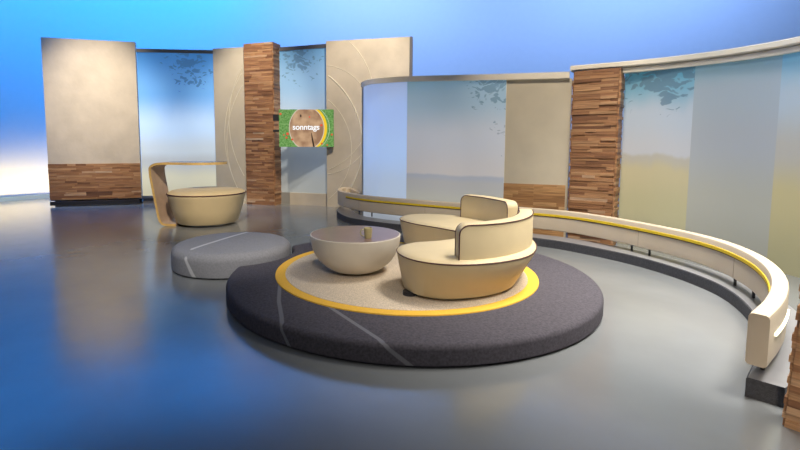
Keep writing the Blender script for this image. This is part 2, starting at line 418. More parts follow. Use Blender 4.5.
obj('bottom_frame', bm, M_metal, t)
slab('base_board', line(B0, B1), -0.04, 0.08, 0, 0.12, M_edge, t)
# panel C
C0, C1 = (-3.45, 10.98), (-2.70, 10.80)
t3 = empty('plaster_panel', (-3.1, 10.9, 0), 'narrow cream plaster panel with curved relief lines left of the left wooden pillar', 'wall panel')
slab('panel', line(C0, C1), 0, 0.1, 0.0, 3.6, M_plaster2, t3)
# pillar L
L0, L1 = V2(-2.66, 10.74), V2(-1.98, 10.50)
pl = empty('wooden_pillar', (-2.3, 10.7, 0), 'tall pillar clad in horizontal wood strips left of the wall monitor', 'pillar')
d = (L1 - L0).normalized(); nb = V2(-d.y, d.x)
slab('core', [L0, L1], 0, 0.34, 0, HT + 0.02, M_dark, pl)
cladding('wood_cladding', [L0 + nb * 0.34, L0, L1, L1 + nb * 0.34], 0.0, HT + 0.03, M_wood, pl, row=0.045, depth=0.010, base=0.015, seed=5)
# pane D
D0, D1 = (-1.93, 10.76), (-0.78, 10.36)
SKY2 = [(0.0, (0.36, 0.40, 0.40)), (0.14, (0.38, 0.42, 0.44)), (0.28, (0.33, 0.40, 0.48)), (0.36, (0.42, 0.50, 0.58)), (0.5, (0.42, 0.52, 0.66)), (0.78, (0.24, 0.42, 0.66)), (1.0, (0.15, 0.35, 0.60))]
t = empty('printed_panel', (-1.35, 10.56, 0), 'blue printed glass panel behind the wall monitor beside the left pillar', 'glass panel')
slab('pane', line(D0, D1, 8), -0.02, 0.04, 0.28, 3.5, print_mat('sky_print_middle', SKY2, 3.62, 0.30, leaves=((0.5, 3.3, 0.8, 0.7, 6.0, (0.10, 0.20, 0.34), 0.75),), hills=0.2), t)
slab('top_frame', line(D0, D1), 0.0, 0.06, 3.5, 3.58, M_edge, t)
slab('base_board', line(D0, V2(*D0).lerp(V2(*D1), 0.24)), 0.0, 0.1, 0.0, 0.28, simple('grey_board', (0.28, 0.28, 0.27), 0.6), t)
slab('base_board', line(V2(*D0).lerp(V2(*D1), 0.24), D1), 0.01, 0.1, 0.0, 0.28, M_plaster, t)
# panel E
E0, E1 = (-0.77, 10.28), (1.0, 9.86)
t5 = empty('plaster_panel', (0.1, 10.1, 0), 'wide pale plaster panel with large curved relief lines right of the wall monitor', 'wall panel')
slab('panel', line(E0, E1), 0, 0.12, 0.0, HT, M_plaster, t5)
slab('side_edge', line(V2(*E1) + V2(0.002, 0.0), V2(*E1) + V2(0.06, -0.01)), 0.0, 0.12, 0, HT, M_edge, t5)
# relief lines: arcs of circles centred behind the monitor, in each panel's plane
def arcs(parent, a, b, cx_s, cz, radii, zmax, off=0.0, w=0.012, shift=0):
    a, b = V2(*a), V2(*b); L = (b - a).length; d = (b - a) / L; n = V2(d.y, -d.x)
    for R, z_c, s_c in radii:
        pts = []; runs = []
        for k in range(181):
            th = 2 * PI * k / 180; s = s_c + R * math.cos(th); z = z_c + R * math.sin(th)
            if 0.01 < s < L - 0.01 and 0.05 < z < zmax - 0.03: pts.append((s, z))
            elif pts: runs.append(pts); pts = []
        if pts: runs.append(pts)
        for r in runs:
            if len(r) < 3: continue
            bm = bmesh.new(); P = []
            for s, z in r:
                q = a + d * s + n * off; P.append((q.x, q.y, z))
            tube(bm, P, w, 6)
            obj('relief_line', bm, M_relief, parent, smooth=True)
arcs(t3, C0, C1, 0, 0, [(2.3, 1.40, 2.60), (2.5, 1.55, 2.75), (2.35, 1.9, 2.72)], 3.6, w=0.009)
arcs(t5, E0, E1, 0, 0, [(1.86, 1.38, -1.05)], HT, w=0.013)
arcs(t5, E0, E1, 0, 0, [(1.39, 1.27, -0.82), (1.2, 1.92, -0.15), (1.65, 2.36, -0.58)], HT, w=0.007)

# ------------------------------------------------------------------ wall monitor
MX0, MX1, MY, MZ0, MZ1 = -1.795, -0.605, 10.16, 1.335, 2.145
MW, MH = MX1 - MX0, MZ1 - MZ0
mon = empty('wall_monitor', ((MX0 + MX1) / 2, MY, MZ0), 'flat monitor showing a sawn log on grass with the word sonntags', 'monitor')
bm = bmesh.new(); box(bm, MX0, MX1, MY, MY + 0.05, MZ0, MZ1)
obj('housing', bm, M_dark, mon, bevel=0.004)
def emis(name, c, s=1.0, noise_c=None, scale=60):
    m, nt, b = newmat(name); b.inputs['Base Color'].default_value = (0.02, 0.02, 0.02, 1); b.inputs['Roughness'].default_value = 0.3
    b.inputs['Emission Strength'].default_value = s; b.inputs['Emission Color'].default_value = (*c, 1)
    if noise_c:
        tc = N(nt, 'ShaderNodeTexCoord'); nz = N(nt, 'ShaderNodeTexNoise'); nz.inputs['Scale'].default_value = scale
        nt.links.new(tc.outputs['Object'], nz.inputs['Vector'])
        r = N(nt, 'ShaderNodeValToRGB'); r.color_ramp.elements[0].position = 0.35; r.color_ramp.elements[1].position = 0.65
        r.color_ramp.elements[0].color = (*c, 1); r.color_ramp.elements[1].color = (*noise_c, 1)
        nt.links.new(nz.outputs['Fac'], r.inputs[0]); nt.links.new(r.outputs[0], b.inputs['Emission Color'])
    return m
def shape(bm, pts, layer, mat):
    ys = MY - 0.003 - layer * 0.0008
    vs = []
    for u, v in pts:
        u = min(max(u, 0), 1); v = min(max(v, 0), 1)
        q = (MX0 + u * MW, ys, MZ0 + v * MH)
        if not vs or (vs[-1].co - Vector(q)).length > 1e-4: vs.append(bm.verts.new(q))
    if (vs[0].co - vs[-1].co).length < 1e-4: vs.pop()
    f = bm.faces.new(vs); f.material_index = mat; f.normal_update()
    bmesh.ops.triangulate(bm, faces=[f])
def ell(cx, cy, rx, ry, n=48): return [(cx + rx * math.cos(2 * PI * k / n), cy + ry * math.sin(2 * PI * k / n)) for k in range(n)]
def ring_shape(bm, cx, cy, rx, ry, w, layer, mat, a0=0, a1=360, n=60):
    for k in range(n):
        t0 = math.radians(a0 + (a1 - a0) * k / n); t1 = math.radians(a0 + (a1 - a0) * (k + 1) / n)
        P = [(cx + (rx + e) * math.cos(t), cy + (ry + e * 1.5) * math.sin(t)) for t, e in ((t0, 0), (t1, 0), (t1, w), (t0, w))]
        if all(0 < u < 1 and 0 < v < 1 for u, v in P): shape(bm, P, layer, mat)
bm = bmesh.new()
shape(bm, [(0, 0), (1, 0), (1, 1), (0, 1)], 0, 0)
ring_shape(bm, 0.53, 0.5, 0.39, 0.60, 0.008, 1, 3, -60, 60)
ring_shape(bm, 0.55, 0.48, 0.345, 0.55, 0.008, 1, 3, 110, 250)
shape(bm, ell(0.535, 0.5, 0.345, 0.60), 2, 1)                     # yellow rim
shape(bm, ell(0.505, 0.5, 0.325, 0.575), 3, 6)                    # pale bark line
shape(bm, ell(0.505, 0.5, 0.312, 0.555), 4, 2)                    # wood
shape(bm, [(0.585, 0.40), (0.60, 0.36), (0.635, 0.12), (0.65, 0.0), (0.62, 0.0), (0.595, 0.2)], 5, 4)
shape(bm, ell(0.40, 0.83, 0.014, 0.04, 12), 5, 4)
for u, v, r in ((0.03, 0.88, 0.022), (0.155, 0.35, 0.028), (0.135, 0.25, 0.02), (0.085, 0.32, 0.014), (0.775, 0.58, 0.024), (0.56, 0.80, 0.016), (0.965, 0.33, 0.02), (0.78, 0.09, 0.018), (0.24, 0.2, 0.02), (0.88, 0.05, 0.016)):
    shape(bm, ell(u, v, r, r * 1.4, 12), 6, 5)
obj('screen_picture', bm, [emis('screen_grass', (0.06, 0.22, 0.03), 0.95, (0.22, 0.42, 0.13), 26), emis('screen_yellow', (0.95, 0.62, 0.02), 0.95),
    emis('screen_wood', (0.33, 0.18, 0.10), 0.95, (0.60, 0.38, 0.22), 5), emis('screen_line', (0.55, 0.68, 0.48), 0.9), emis('screen_dark', (0.04, 0.02, 0.01)),
    emis('screen_red', (0.80, 0.10, 0.04), 0.9), emis('screen_bark', (0.72, 0.62, 0.5), 0.9)], mon)
fc = bpy.data.curves.new('lettering', 'FONT'); fc.body = 'sonntags'; fc.size = 0.175; fc.align_x = 'CENTER'; fc.align_y = 'CENTER'; fc.offset = 0.004; fc.space_character = 0.98
fo = bpy.data.objects.new('tmp_text', fc); COL.objects.link(fo)
bpy.context.view_layer.update()
me = bpy.data.meshes.new_from_object(fo.evaluated_get(bpy.context.evaluated_depsgraph_get()))
bpy.data.objects.remove(fo)
xs = [v.co.x for v in me.vertices]; sc = 0.49 * MW / (max(xs) - min(xs)); ctr = (max(xs) + min(xs)) / 2
for v in me.vertices:
    x, y = (v.co.x - ctr) * sc, v.co.y * sc
    v.co = (MX0 + 0.495 * MW + x, MY - 0.012, MZ0 + 0.525 * MH + y)
me.materials.clear(); me.materials.append(emis('screen_white', (1, 1, 1), 1.0))
lo = bpy.data.objects.new('lettering', me); COL.objects.link(lo); lo.parent = mon; lo.matrix_parent_inverse = parent_inv(mon)
lo['label'] = 'white word sonntags'
for z in (1.66, 1.90):
    bm = bmesh.new(); box(bm, MX0 - 0.14, MX0 + 0.12, MY + 0.045, MY + 0.085, z, z + (0.05 if z < 1.8 else 0.14))
    obj('mounting_arm', bm, M_dark, mon)
bm = bmesh.new(); box(bm, (MX0 + MX1) / 2 - 0.06, (MX0 + MX1) / 2 + 0.06, MY + 0.05, MY + 0.38, 1.66, 1.78)
obj('wall_mount', bm, M_dark, mon)

# ------------------------------------------------------------------ curved right set wall
WP = [(0.036, 8.93), (0.09, 8.74), (0.17, 8.58), (0.335, 8.36), (0.79, 8.08), (1.41, 7.60), (2.19, 7.10), (2.97, 6.72)]
WZ = [2.56, 2.565, 2.57, 2.56, 2.55, 2.50, 2.45, 2.42]
wp3 = smooth_path([Vector((x, y, z)) for (x, y), z in zip(WP, WZ)], 10)
def seg_range(i0, i1): return wp3[i0 * 10:i1 * 10 + 1]
def curved_slab(name, pts, off, thick, z0, zt, mat, parent, absolute=False):
    """zt: offset below the sloping top"""
    path = [V2(p.x, p.y) for p in pts]; bm = bmesh.new()
    def prof(i, s):
        top = pts[i].z + zt
        b0 = z0 if not absolute else pts[i].z + z0
        return [(-off, b0), (-off, top), (-off + thick, top), (-off + thick, b0)]
    sweep(bm, path, prof); return obj(name, bm, mat, parent)
SKYA = [(0.0, (0.42, 0.46, 0.52)), (0.25, (0.40, 0.50, 0.66)), (0.5, (0.38, 0.54, 0.86)), (0.8, (0.34, 0.48, 0.82)), (1.0, (0.36, 0.46, 0.70))]
SKYB = [(0.0, (0.42, 0.43, 0.40)), (0.16, (0.44, 0.45, 0.41)), (0.30, (0.40, 0.41, 0.42)), (0.345, (0.36, 0.39, 0.45)), (0.365, (0.50, 0.49, 0.50)), (0.6, (0.47, 0.50, 0.56)), (0.85, (0.30, 0.42, 0.52)), (1.0, (0.22, 0.38, 0.50))]
t = empty('printed_panel', (0.3, 8.45, 0), 'plain pale blue curved glass panel at the left end of the low curved wall', 'glass panel')
curved_slab('pane', seg_range(0, 4), 0, 0.03, 0.0, -0.09, print_mat('sky_plain', SKYA, 2.5, 0.62), t)
bm = bmesh.new(); tube(bm, [(WP[0][0] - 0.01, WP[0][1], 0.0), (WP[0][0] - 0.01, WP[0][1], 2.5)], 0.02)
obj('end_post', bm, M_metal, t)
t = empty('printed_panel', (1.5, 7.6, 0), 'pale curved glass panel printed with hazy hills and leaves behind the sofa', 'glass panel')
curved_slab('pane', seg_range(4, 6), 0.01, 0.03, 0.0, -0.09, print_mat('hill_print', SKYB, 2.5, 0.42, leaves=((1.62, 2.35, 0.75, 0.75, 7.5, (0.13, 0.22, 0.30), 0.75), (1.75, 1.5, 0.35, 0.5, 8.0, (0.25, 0.30, 0.36), 0.35)), hills=0.10), t)
t = empty('plaster_panel', (2.6, 6.9, 0), 'beige plaster panel with light wooden dado between hazy glass and rough pillar', 'wall panel')
curved_slab('panel', seg_range(6, 7) + [Vector((3.0, 6.705, 2.42))], 0.0, 0.1, 0.0, -0.09, M_plaster2, t)
cladding('wood_dado', [V2(p.x, p.y) for p in seg_range(6, 7)[::5]], 0.0, 0.80, M_wood_light, t, row=0.055, depth=0.003, base=0.01, seed=11)
bm = bmesh.new(); sweep(bm, [V2(p.x, p.y) for p in wp3], lambda i, s: [(-0.05, wp3[i].z - 0.09), (-0.05, wp3[i].z - 0.005), (-0.04, wp3[i].z), (0.11, wp3[i].z), (0.11, wp3[i].z - 0.09)])
struct(obj('trim_1', bm, M_cream))
# rough pillar
R0, R1 = V2(3.0, 6.62), V2(3.43, 6.27)
pr = empty('wooden_pillar', (3.3, 6.6, 0), 'rough pillar of stacked wood strips behind the curved upholstered rail', 'pillar')
d = (R1 - R0).normalized(); nb = V2(-d.y, d.x)
slab('core', [R0, R1], 0, 0.26, 0, 2.40, M_dark, pr)
cladding('wood_cladding', [R0 + nb * 0.26, R0, R1, R1 + nb * 0.24], 0.0, 2.41, M_wood, pr, row=0.04, depth=0.020, base=0.014, lens=(0.15, 0.5), seed=21)
# right glass sweep
GP = [(3.30, 6.66), (3.62, 6.47), (4.0, 6.03), (4.27, 5.68), (4.46, 5.35), (4.56, 5.07), (4.60, 4.72), (4.58, 4.3), (4.45, 3.8), (4.25, 3.35), (3.95, 2.9)]
gp = smooth_path([V2(*p) for p in GP], 8)
SKYC = [(0.0, (0.30, 0.29, 0.20)), (0.20, (0.40, 0.38, 0.24)), (0.42, (0.44, 0.40, 0.26)), (0.50, (0.38, 0.37, 0.33)), (0.53, (0.42, 0.44, 0.48)), (0.75, (0.38, 0.44, 0.52)), (0.92, (0.16, 0.34, 0.46)), (1.0, (0.08, 0.32, 0.46))]
SKYD = [(0.0, (0.29, 0.29, 0.25)), (0.3, (0.34, 0.35, 0.32)), (0.6, (0.31, 0.34, 0.38)), (0.85, (0.30, 0.36, 0.42)), (1.0, (0.18, 0.32, 0.40))]
SKYE = [(0.0, (0.32, 0.30, 0.18)), (0.35, (0.42, 0.38, 0.22)), (0.55, (0.36, 0.36, 0.34)), (0.8, (0.34, 0.42, 0.50)), (1.0, (0.14, 0.36, 0.52))]
def gseg(s0, s1):
    cum = [0]
    for a, b in zip(gp, gp[1:]): cum.append(cum[-1] + (b - a).length)
    return [p for p, c in zip(gp, cum) if s0 - 1e-6 <= c <= s1 + 1e-6], cum
i_of = lambda y: min(range(len(gp)), key=lambda i: abs(gp[i].y - y))
i0, i1, i2 = i_of(6.55), i_of(5.86), i_of(5.12)
t = empty('printed_panel', (3.9, 6.1, 0), 'glass panel with dark leaf print and yellow hills right of the rough pillar', 'glass panel')
slab('pane', gp[8:i1 + 1], 0, 0.03, 0.0, 2.37, print_mat('leaf_print', SKYC, 2.40, 0.27, leaves=((0.65, 2.45, 1.2, 0.85, 6.5, (0.10, 0.17, 0.24), 0.98),), hills=0.7), t)
t = empty('printed_panel', (4.4, 5.3, 0), 'plain grey frosted glass panel right of the leaf printed one', 'glass panel')
slab('pane', gp[i1:i2 + 1], 0.0, 0.03, 0.0, 2.37, print_mat('grey_print', SKYD, 2.40, 0.27, hills=0.1), t)
t = empty('printed_panel', (4.5, 4.1, 0), 'frosted glass panel with yellow lower haze at the right picture edge', 'glass panel')
slab('pane', gp[i2:], 0.0, 0.03, 0.0, 2.37, print_mat('yellow_print', SKYE, 2.40, 0.27, hills=0.3), t)
# two-step cornice
ca = [V2(2.98, 6.72), V2(3.10, 6.60), V2(3.50, 6.31)] 
cp = smooth_path([V2(2.97, 6.70), V2(3.52, 6.33), V2(3.90, 6.02), V2(4.19, 5.67), V2(4.38, 5.33), V2(4.48, 5.05), V2(4.52, 4.72), V2(4.50, 4.3), V2(4.37, 3.8), V2(4.17, 3.35), V2(3.88, 2.92)], 8)
bm = bmesh.new(); sweep(bm, cp, [(0.0, 2.43), (-0.03, 2.44), (-0.03, 2.49), (-0.02, 2.50), (0.22, 2.50), (0.22, 2.43)])
struct(obj('trim_2', bm, M_cream))
bm = bmesh.new(); sweep(bm, cp[6:], [(0.03, 2.36), (0.03, 2.42), (0.2, 2.42), (0.2, 2.36)])
struct(obj('trim_3', bm, M_cream))

# near pillar at the right picture edge
q0, q1, q2 = V2(2.115, 2.20), V2(2.60, 1.60), V2(3.05, 1.96)
pn = empty('wooden_pillar', (2.5, 2.1, 0), 'wooden strip pillar cut off by the right edge of the picture', 'pillar')
dd = (q1 - q0).normalized(); nbb = V2(-dd.y, dd.x)
slab('core', [q0 + dd * 0.02, q1 - dd * 0.02], -0.02, 0.09, 0, 2.38, M_dark, pn)
cladding('wood_cladding', [q0 + nbb * 0.11, q0, q1, q1 + nbb * 0.11], 0.0, 2.40, M_wood, pn, row=0.036, depth=0.014, base=0.008, seed=31)

for ch in pn.children:
    for v in ch.data.vertices: v.co.x += 0.06 * v.co.z
# ------------------------------------------------------------------ curved plinth under the rail
PI_ = [(-0.30, 9.75), (-0.45, 9.45), (-0.49, 9.05), (-0.41, 8.55), (-0.22, 8.07), (0.01, 7.81), (0.25, 7.60), (0.5, 7.43), (1.2, 7.02), (1.8, 6.68), (2.45, 6.25), (2.7, 6.0), (2.93, 5.67), (3.12, 5.33), (3.25, 4.95), (3.31, 4.57), (3.30, 4.2), (3.2, 3.85), (3.0, 3.45), (2.75, 3.1), (2.45, 2.77), (2.134, 2.467)]
pp = smooth_path([V2(*p) for p in PI_], 6)
npp = len(pp)
def pw(i):
    f = i / (npp - 1)
    if f < 0.1: return 0.10 + 2.0 * f
    return 0.30 if f < 0.93 else 0.30 - 0.14 * (f - 0.93) / 0.07
bm = bmesh.new()
sweep(bm, pp, lambda i, s: [(0, 0), (0, 0.104), (0.008, 0.112), (pw(i), 0.112), (pw(i), 0)])
for f in bm.faces:
    if abs(f.normal.z) > 0.9 or all(v.co.z > 0.108 for v in f.verts): f.material_index = 1
tag(obj('curved_plinth', bm, [M_plinth, M_plinth_top]), 'low dark slate plinth curving under the upholstered rail', 'plinth')

# ------------------------------------------------------------------ upholstered rail
RC = [(-0.02, 9.28), (-0.12, 9.55), (-0.24, 9.80), (-0.36, 9.82), (-0.43, 9.60), (-0.43, 9.25), (-0.33, 8.90), (-0.10, 8.50), (0.15, 8.20), (0.45, 7.95), (0.8, 7.70), (1.55, 7.20), (2.3, 6.72), (2.77, 6.38), (3.06, 5.98), (3.26, 5.5), (3.39, 5.05), (3.45, 4.7), (3.44, 4.3), (3.31, 3.84), (3.13, 3.48), (2.91, 3.16), (2.68, 2.9), (2.44, 2.67), (2.155, 2.437)]
rc = smooth_path([V2(*p) for p in RC], 8)
cumr = [0]
for a, b in zip(rc, rc[1:]): cumr.append(cumr[-1] + (b - a).length)
LR = cumr[-1]
h2 = 0.046
rail = empty('upholstered_rail', (3.2, 5.5, 0.112), 'long curved cream upholstered rail with a yellow stripe sweeping round the seating', 'rail')
def rprof(i, s):
    zt = 0.480 - 0.05 * max(0, 1 - s / 0.7); zb = 0.19
    return [(-h2, zb + 0.012), (-h2, zt - 0.02), (-h2 + 0.006, zt - 0.006), (-h2 + 0.02, zt), (h2 - 0.02, zt), (h2 - 0.006, zt - 0.006), (h2, zt - 0.02), (h2, zb + 0.012), (h2 - 0.012, zb), (-h2 + 0.012, zb)]
bm = bmesh.new(); sweep(bm, rc, rprof)
obj('padding', bm, M_leather2, rail, smooth=True)
def sub(s0, s1): return [p for p, c in zip(rc, cumr) if s0 <= c <= s1]
sA = cumr[min(range(len(rc)), key=lambda i: (rc[i] - V2(-0.28, 8.75)).length)]
sB = cumr[min(range(len(rc)), key=lambda i: (rc[i] - V2(2.76, 2.99)).length)]
bm = bmesh.new(); sweep(bm, sub(sA, sB), [(-h2 - 0.008, 0.388), (-h2 - 0.008, 0.418), (-h2 + 0.01, 0.42), (-h2 + 0.01, 0.386)])
obj('yellow_stripe', bm, M_yellow, rail)
bm = bmesh.new(); sweep(bm, sub(sA, sB), [(-h2 - 0.005, 0.378), (-h2 - 0.005, 0.387), (-h2 + 0.01, 0.387), (-h2 + 0.01, 0.378)])
obj('stripe_shade', bm, simple('stripe_shade_brown', (0.12, 0.06, 0.02), 0.7), rail)  # brown strip puts the shade under the yellow stripe into colour
sC = LR - 0.88
bm = bmesh.new(); sweep(bm, sub(LR - 0.72, LR - 0.12), [(h2 + 0.010, 0.338), (h2 + 0.010, 0.353), (h2 - 0.01, 0.353), (h2 - 0.01, 0.338)])
obj('light_strip', bm, simple('lamp_strip', (0.9, 0.9, 0.8), 0.4, emit=(1.0, 1.0, 0.72), es=2.0), rail)
def rail_at(s):
    i = min(range(len(rc)), key=lambda k: abs(cumr[k] - s)); return rc[i], normals2d(rc)[i]
for tx, ty in ((-0.14, 8.33), (0.06, 8.06), (1.0, 7.5), (2.0, 6.9), (3.25, 5.50), (3.33, 5.25), (3.40, 4.1), (3.28, 3.80), (2.29, 2.53)):
    i = min(range(len(rc)), key=lambda k: (rc[k] - V2(tx, ty)).length); p = rc[i]
    bm = bmesh.new(); tube(bm, [(p.x, p.y, 0.112), (p.x, p.y, 0.20)], 0.012, 10)
    obj('post', bm, M_dark, rail, smooth=True)
for px, py in ((3.31, 5.38), (0.0, 8.36), (1.1, 7.5), (3.38, 4.05)):
    i = min(range(1, len(rc) - 1), key=lambda k: (rc[k] - V2(px, py)).length); n = normals2d(rc)[i]; p = rc[i] - n * (h2 + 0.0005)
    bm = bmesh.new(); tube(bm, [(p.x, p.y, z) for z in (0.205, 0.3, 0.375)], 0.0025, 6)
    obj('seam', bm, simple('seam', (0.35, 0.28, 0.2), 0.7), rail)

# ------------------------------------------------------------------ round platform
PC, PR = V2(0.455, 4.505), 1.73
CC, CR = V2(-1.505, 5.33), 0.672
poly = []
for k in range(240):
    a = 2 * PI * k / 240; p = PC + V2(math.cos(a), math.sin(a)) * PR
    poly.append(p)
RN = CR + 0.03
inside = [(p - CC).length < RN for p in poly]
res = []
k0 = next(k for k in range(240) if inside[k] and not inside[k - 1])
k1 = next(k for k in range(240) if not inside[k] and inside[k - 1])
seq = [poly[(k1 + j) % 240] for j in range((k0 - k1) % 240)]
aE = math.atan2(*(seq[-1] - CC).yx); aS = math.atan2(*(seq[0] - CC).yx)
# walk the bite along the cushion circle, inside the platform
if aS > aE: aS -= 2 * PI
if abs(aS - aE) > PI: aS += 2 * PI
for j in range(1, 40):
    a = aE + (aS - aE) * j / 40; seq.append(CC + V2(math.cos(a), math.sin(a)) * RN)
plat = empty('round_platform', (PC.x, PC.y, 0), 'large round dark grey felt platform carrying the sofa and bowl table', 'platform')
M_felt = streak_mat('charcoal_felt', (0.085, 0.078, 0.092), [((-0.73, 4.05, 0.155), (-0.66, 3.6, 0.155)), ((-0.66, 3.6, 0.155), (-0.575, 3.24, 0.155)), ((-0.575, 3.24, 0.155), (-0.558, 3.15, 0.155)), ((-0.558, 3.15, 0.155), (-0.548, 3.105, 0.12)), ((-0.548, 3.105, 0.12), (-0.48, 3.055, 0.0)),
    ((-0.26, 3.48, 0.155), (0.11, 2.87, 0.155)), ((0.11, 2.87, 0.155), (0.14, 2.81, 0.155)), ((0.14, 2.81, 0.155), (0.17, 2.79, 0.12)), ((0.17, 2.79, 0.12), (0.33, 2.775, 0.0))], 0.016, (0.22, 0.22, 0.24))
bm = bmesh.new()
lay = [(0.03, 0.0), (0.03, 0.015), (0.0, 0.02), (0.0, 0.115)] + [(0.04 - 0.04 * math.cos(a), 0.115 + 0.04 * math.sin(a)) for a in (0.3, 0.6, 0.9, 1.2, PI / 2)]
stack(bm, seq, lay)
obj('felt_body', bm, M_felt, plat, smooth=True)
ringc = V2(0.42, 4.515)
bm = bmesh.new(); lathe(bm, ringc, [(1.16, 0.150), (1.16, 0.164), (1.255, 0.164), (1.258, 0.15)], 128)
obj('yellow_ring', bm, M_ring, plat, smooth=True)
bm = bmesh.new(); lathe(bm, ringc, [(0, 0.166), (1.161, 0.166), (1.165, 0.15)], 128)
obj('carpet_inlay', bm, M_carpet, plat, smooth=True)
PT = 0.166

# grey stone-like floor cushion
bm = bmesh.new()
prof = [(0, 0.0), (CR - 0.05, 0.0), (CR - 0.04, 0.012), (CR - 0.005, 0.02)] + [(CR, 0.06), (CR, 0.18)]
prof += [(CR - 0.10 + 0.10 * math.cos(a), 0.18 + 0.085 * math.sin(a)) for a in (0.25, 0.5, 0.75, 1.0, 1.3, PI / 2)] + [(CR * 0.5, 0.272), (0, 0.275)]
lathe(bm, CC, prof, 96)
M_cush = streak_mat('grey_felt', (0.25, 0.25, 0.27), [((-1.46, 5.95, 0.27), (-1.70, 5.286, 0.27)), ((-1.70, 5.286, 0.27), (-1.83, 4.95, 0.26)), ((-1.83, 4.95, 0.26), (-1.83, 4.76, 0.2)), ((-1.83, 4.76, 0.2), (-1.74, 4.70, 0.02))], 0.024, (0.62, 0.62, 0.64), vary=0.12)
tag(obj('floor_cushion', bm, M_cush, smooth=True), 'round light grey felt floor cushion nested into the dark platform', 'cushion')

# ------------------------------------------------------------------ bowl table and mug
BC = V2(-0.06, 4.44); BR = 0.437
bt = empty('bowl_table', (BC.x, BC.y, PT), 'round bowl shaped coffee table with shiny top on the platform', 'table')
bm = bmesh.new()
prof = [(0, PT), (0.09, PT)] + [(0.09 + (BR - 0.09) * math.sin(a) ** 0.92, PT + (0.53 - PT) * (1 - math.cos(a)) ** 0.98) for a in [PI / 2 * j / 18 for j in range(1, 19)]]
lathe(bm, BC, prof + [(BR - 0.004, 0.534), (BR - 0.012, 0.534)], 96)
obj('bowl', bm, simple('greige_lacquer', (0.70, 0.64, 0.54), 0.5, vary=0.03), bt, smooth=True)
bm = bmesh.new(); lathe(bm, BC, [(0, 0.530), (BR - 0.012, 0.530), (BR - 0.012, 0.536), (0, 0.536)], 96)
obj('table_top', bm, simple('walnut_gloss', (0.25, 0.16, 0.13), 0.32, vary=0.15, scale=3, coat=0.15), bt, smooth=True)
MC = V2(0.06, 4.205); mz = 0.536
mug = empty('mug', (MC.x, MC.y, mz), 'small cream mug with a handle standing on the bowl table', 'mug')
bm = bmesh.new(); lathe(bm, MC, [(0, mz), (0.030, mz), (0.034, mz + 0.006), (0.040, mz + 0.095), (0.038, mz + 0.097), (0.035, mz + 0.09), (0.030, mz + 0.012), (0, mz + 0.01)], 32)
obj('cup', bm, simple('mug_glaze', (0.52, 0.45, 0.23), 0.3), mug, smooth=True)
bm = bmesh.new(); tube(bm, smooth_path([Vector((MC.x - x, MC.y, mz + z)) for x, z in ((0.035, 0.022), (0.058, 0.026), (0.070, 0.05), (0.062, 0.078), (0.038, 0.08))], 5), 0.006, 8)
obj('handle', bm, simple('mug_glaze_handle', (0.52, 0.45, 0.23), 0.3), mug, smooth=True)

# ------------------------------------------------------------------ swivel stool and its cantilever table
SC = V2(-2.72, 8.12); SR = 0.662
st = empty('round_stool', (SC.x, SC.y, 0), 'round cream leather stool on a chrome disc under the bent wood table', 'stool')
bm = bmesh.new()
lathe(bm, SC, [(0, 0.040), (0.50, 0.040), (0.52, 0.055), (0.595, 0.28), (SR - 0.01, 0.50), (SR, 0.53), (SR - 0.004, 0.545), (SR - 0.03, 0.548), (0, 0.55)], 80)
obj('body', bm, M_leather, st, smooth=True)
bm = bmesh.new(); lathe(bm, SC, [(0, 0.545), (SR - 0.015, 0.545), (SR - 0.01, 0.56), (SR - 0.06, 0.592), (SR - 0.2, 0.612), (0, 0.625)], 80)
obj('seat_cushion', bm, M_leather, st, smooth=True)
bm = bmesh.new(); tube(bm, [(SC.x + SR * math.cos(2 * PI * k / 80), SC.y + SR * math.sin(2 * PI * k / 80), 0.547) for k in range(80)], 0.009, 6, True)
obj('piping', bm, M_piping, st, smooth=True)
bm = bmesh.new(); lathe(bm, SC, [(0, 0), (0.36, 0), (0.36, 0.012), (0.30, 0.022), (0.12, 0.025), (0.12, 0.042), (0, 0.042)], 64)
obj('swivel_base', bm, M_metal, st, smooth=True)
# bent plywood: profile in x-z, width along y
prof = [(-3.16, 0.021), (-3.28, 0.021), (-3.39, 0.04), (-3.44, 0.11), (-3.47, 0.25), (-3.53, 0.62), (-3.57, 0.90), (-3.565, 1.00), (-3.50, 1.050), (-3.38, 1.068), (-3.2, 1.068), (-2.95, 1.068)]
pf = smooth_path([V2(*p) for p in prof], 5); nf = normals2d(pf)
TH = 0.038; Y0, Y1 = 7.80, 8.36
ct = empty('cantilever_table', (-3.3, 8.1, 0.0), 'bent plywood C shaped side table reaching over the round stool', 'table')
bm = bmesh.new(); rows = []
for p, n in zip(pf, nf):
    # local normal: keep band centred on the path, thickness outward
    a = p - n * TH / 2; b = p + n * TH / 2
    rows.append([bm.verts.new((a.x, Y0, a.y)), bm.verts.new((b.x, Y0, b.y)), bm.verts.new((b.x, Y1, b.y)), bm.verts.new((a.x, Y1, a.y))])
for A, B in zip(rows, rows[1:]):
    for k in range(4):
        f = bm.faces.new((A[k], A[(k + 1) % 4], B[(k + 1) % 4], B[k])); f.material_index = 1 if k in (0, 2) else 0
bm.faces.new(rows[0]); bm.faces.new(rows[-1][::-1])
M_ply = simple('grey_oak', (0.46, 0.34, 0.25), 0.5, vary=0.12, scale=5); M_plyedge = simple('plywood_edge', (0.60, 0.40, 0.14), 0.5, vary=0.1, scale=20)
obj('bent_frame', bm, [M_ply, M_plyedge], ct, smooth=True)
bm = bmesh.new(); tc_ = V2(-2.77, 8.08); tr = 0.41
pts = [V2(-3.0, Y0)]
a_s = -2.0
for k in range(41):
    a = -2.05 + 4.10 * k / 40; pts.append(tc_ + V2(math.cos(a), math.sin(a)) * tr)
pts.append(V2(-3.0, Y1))
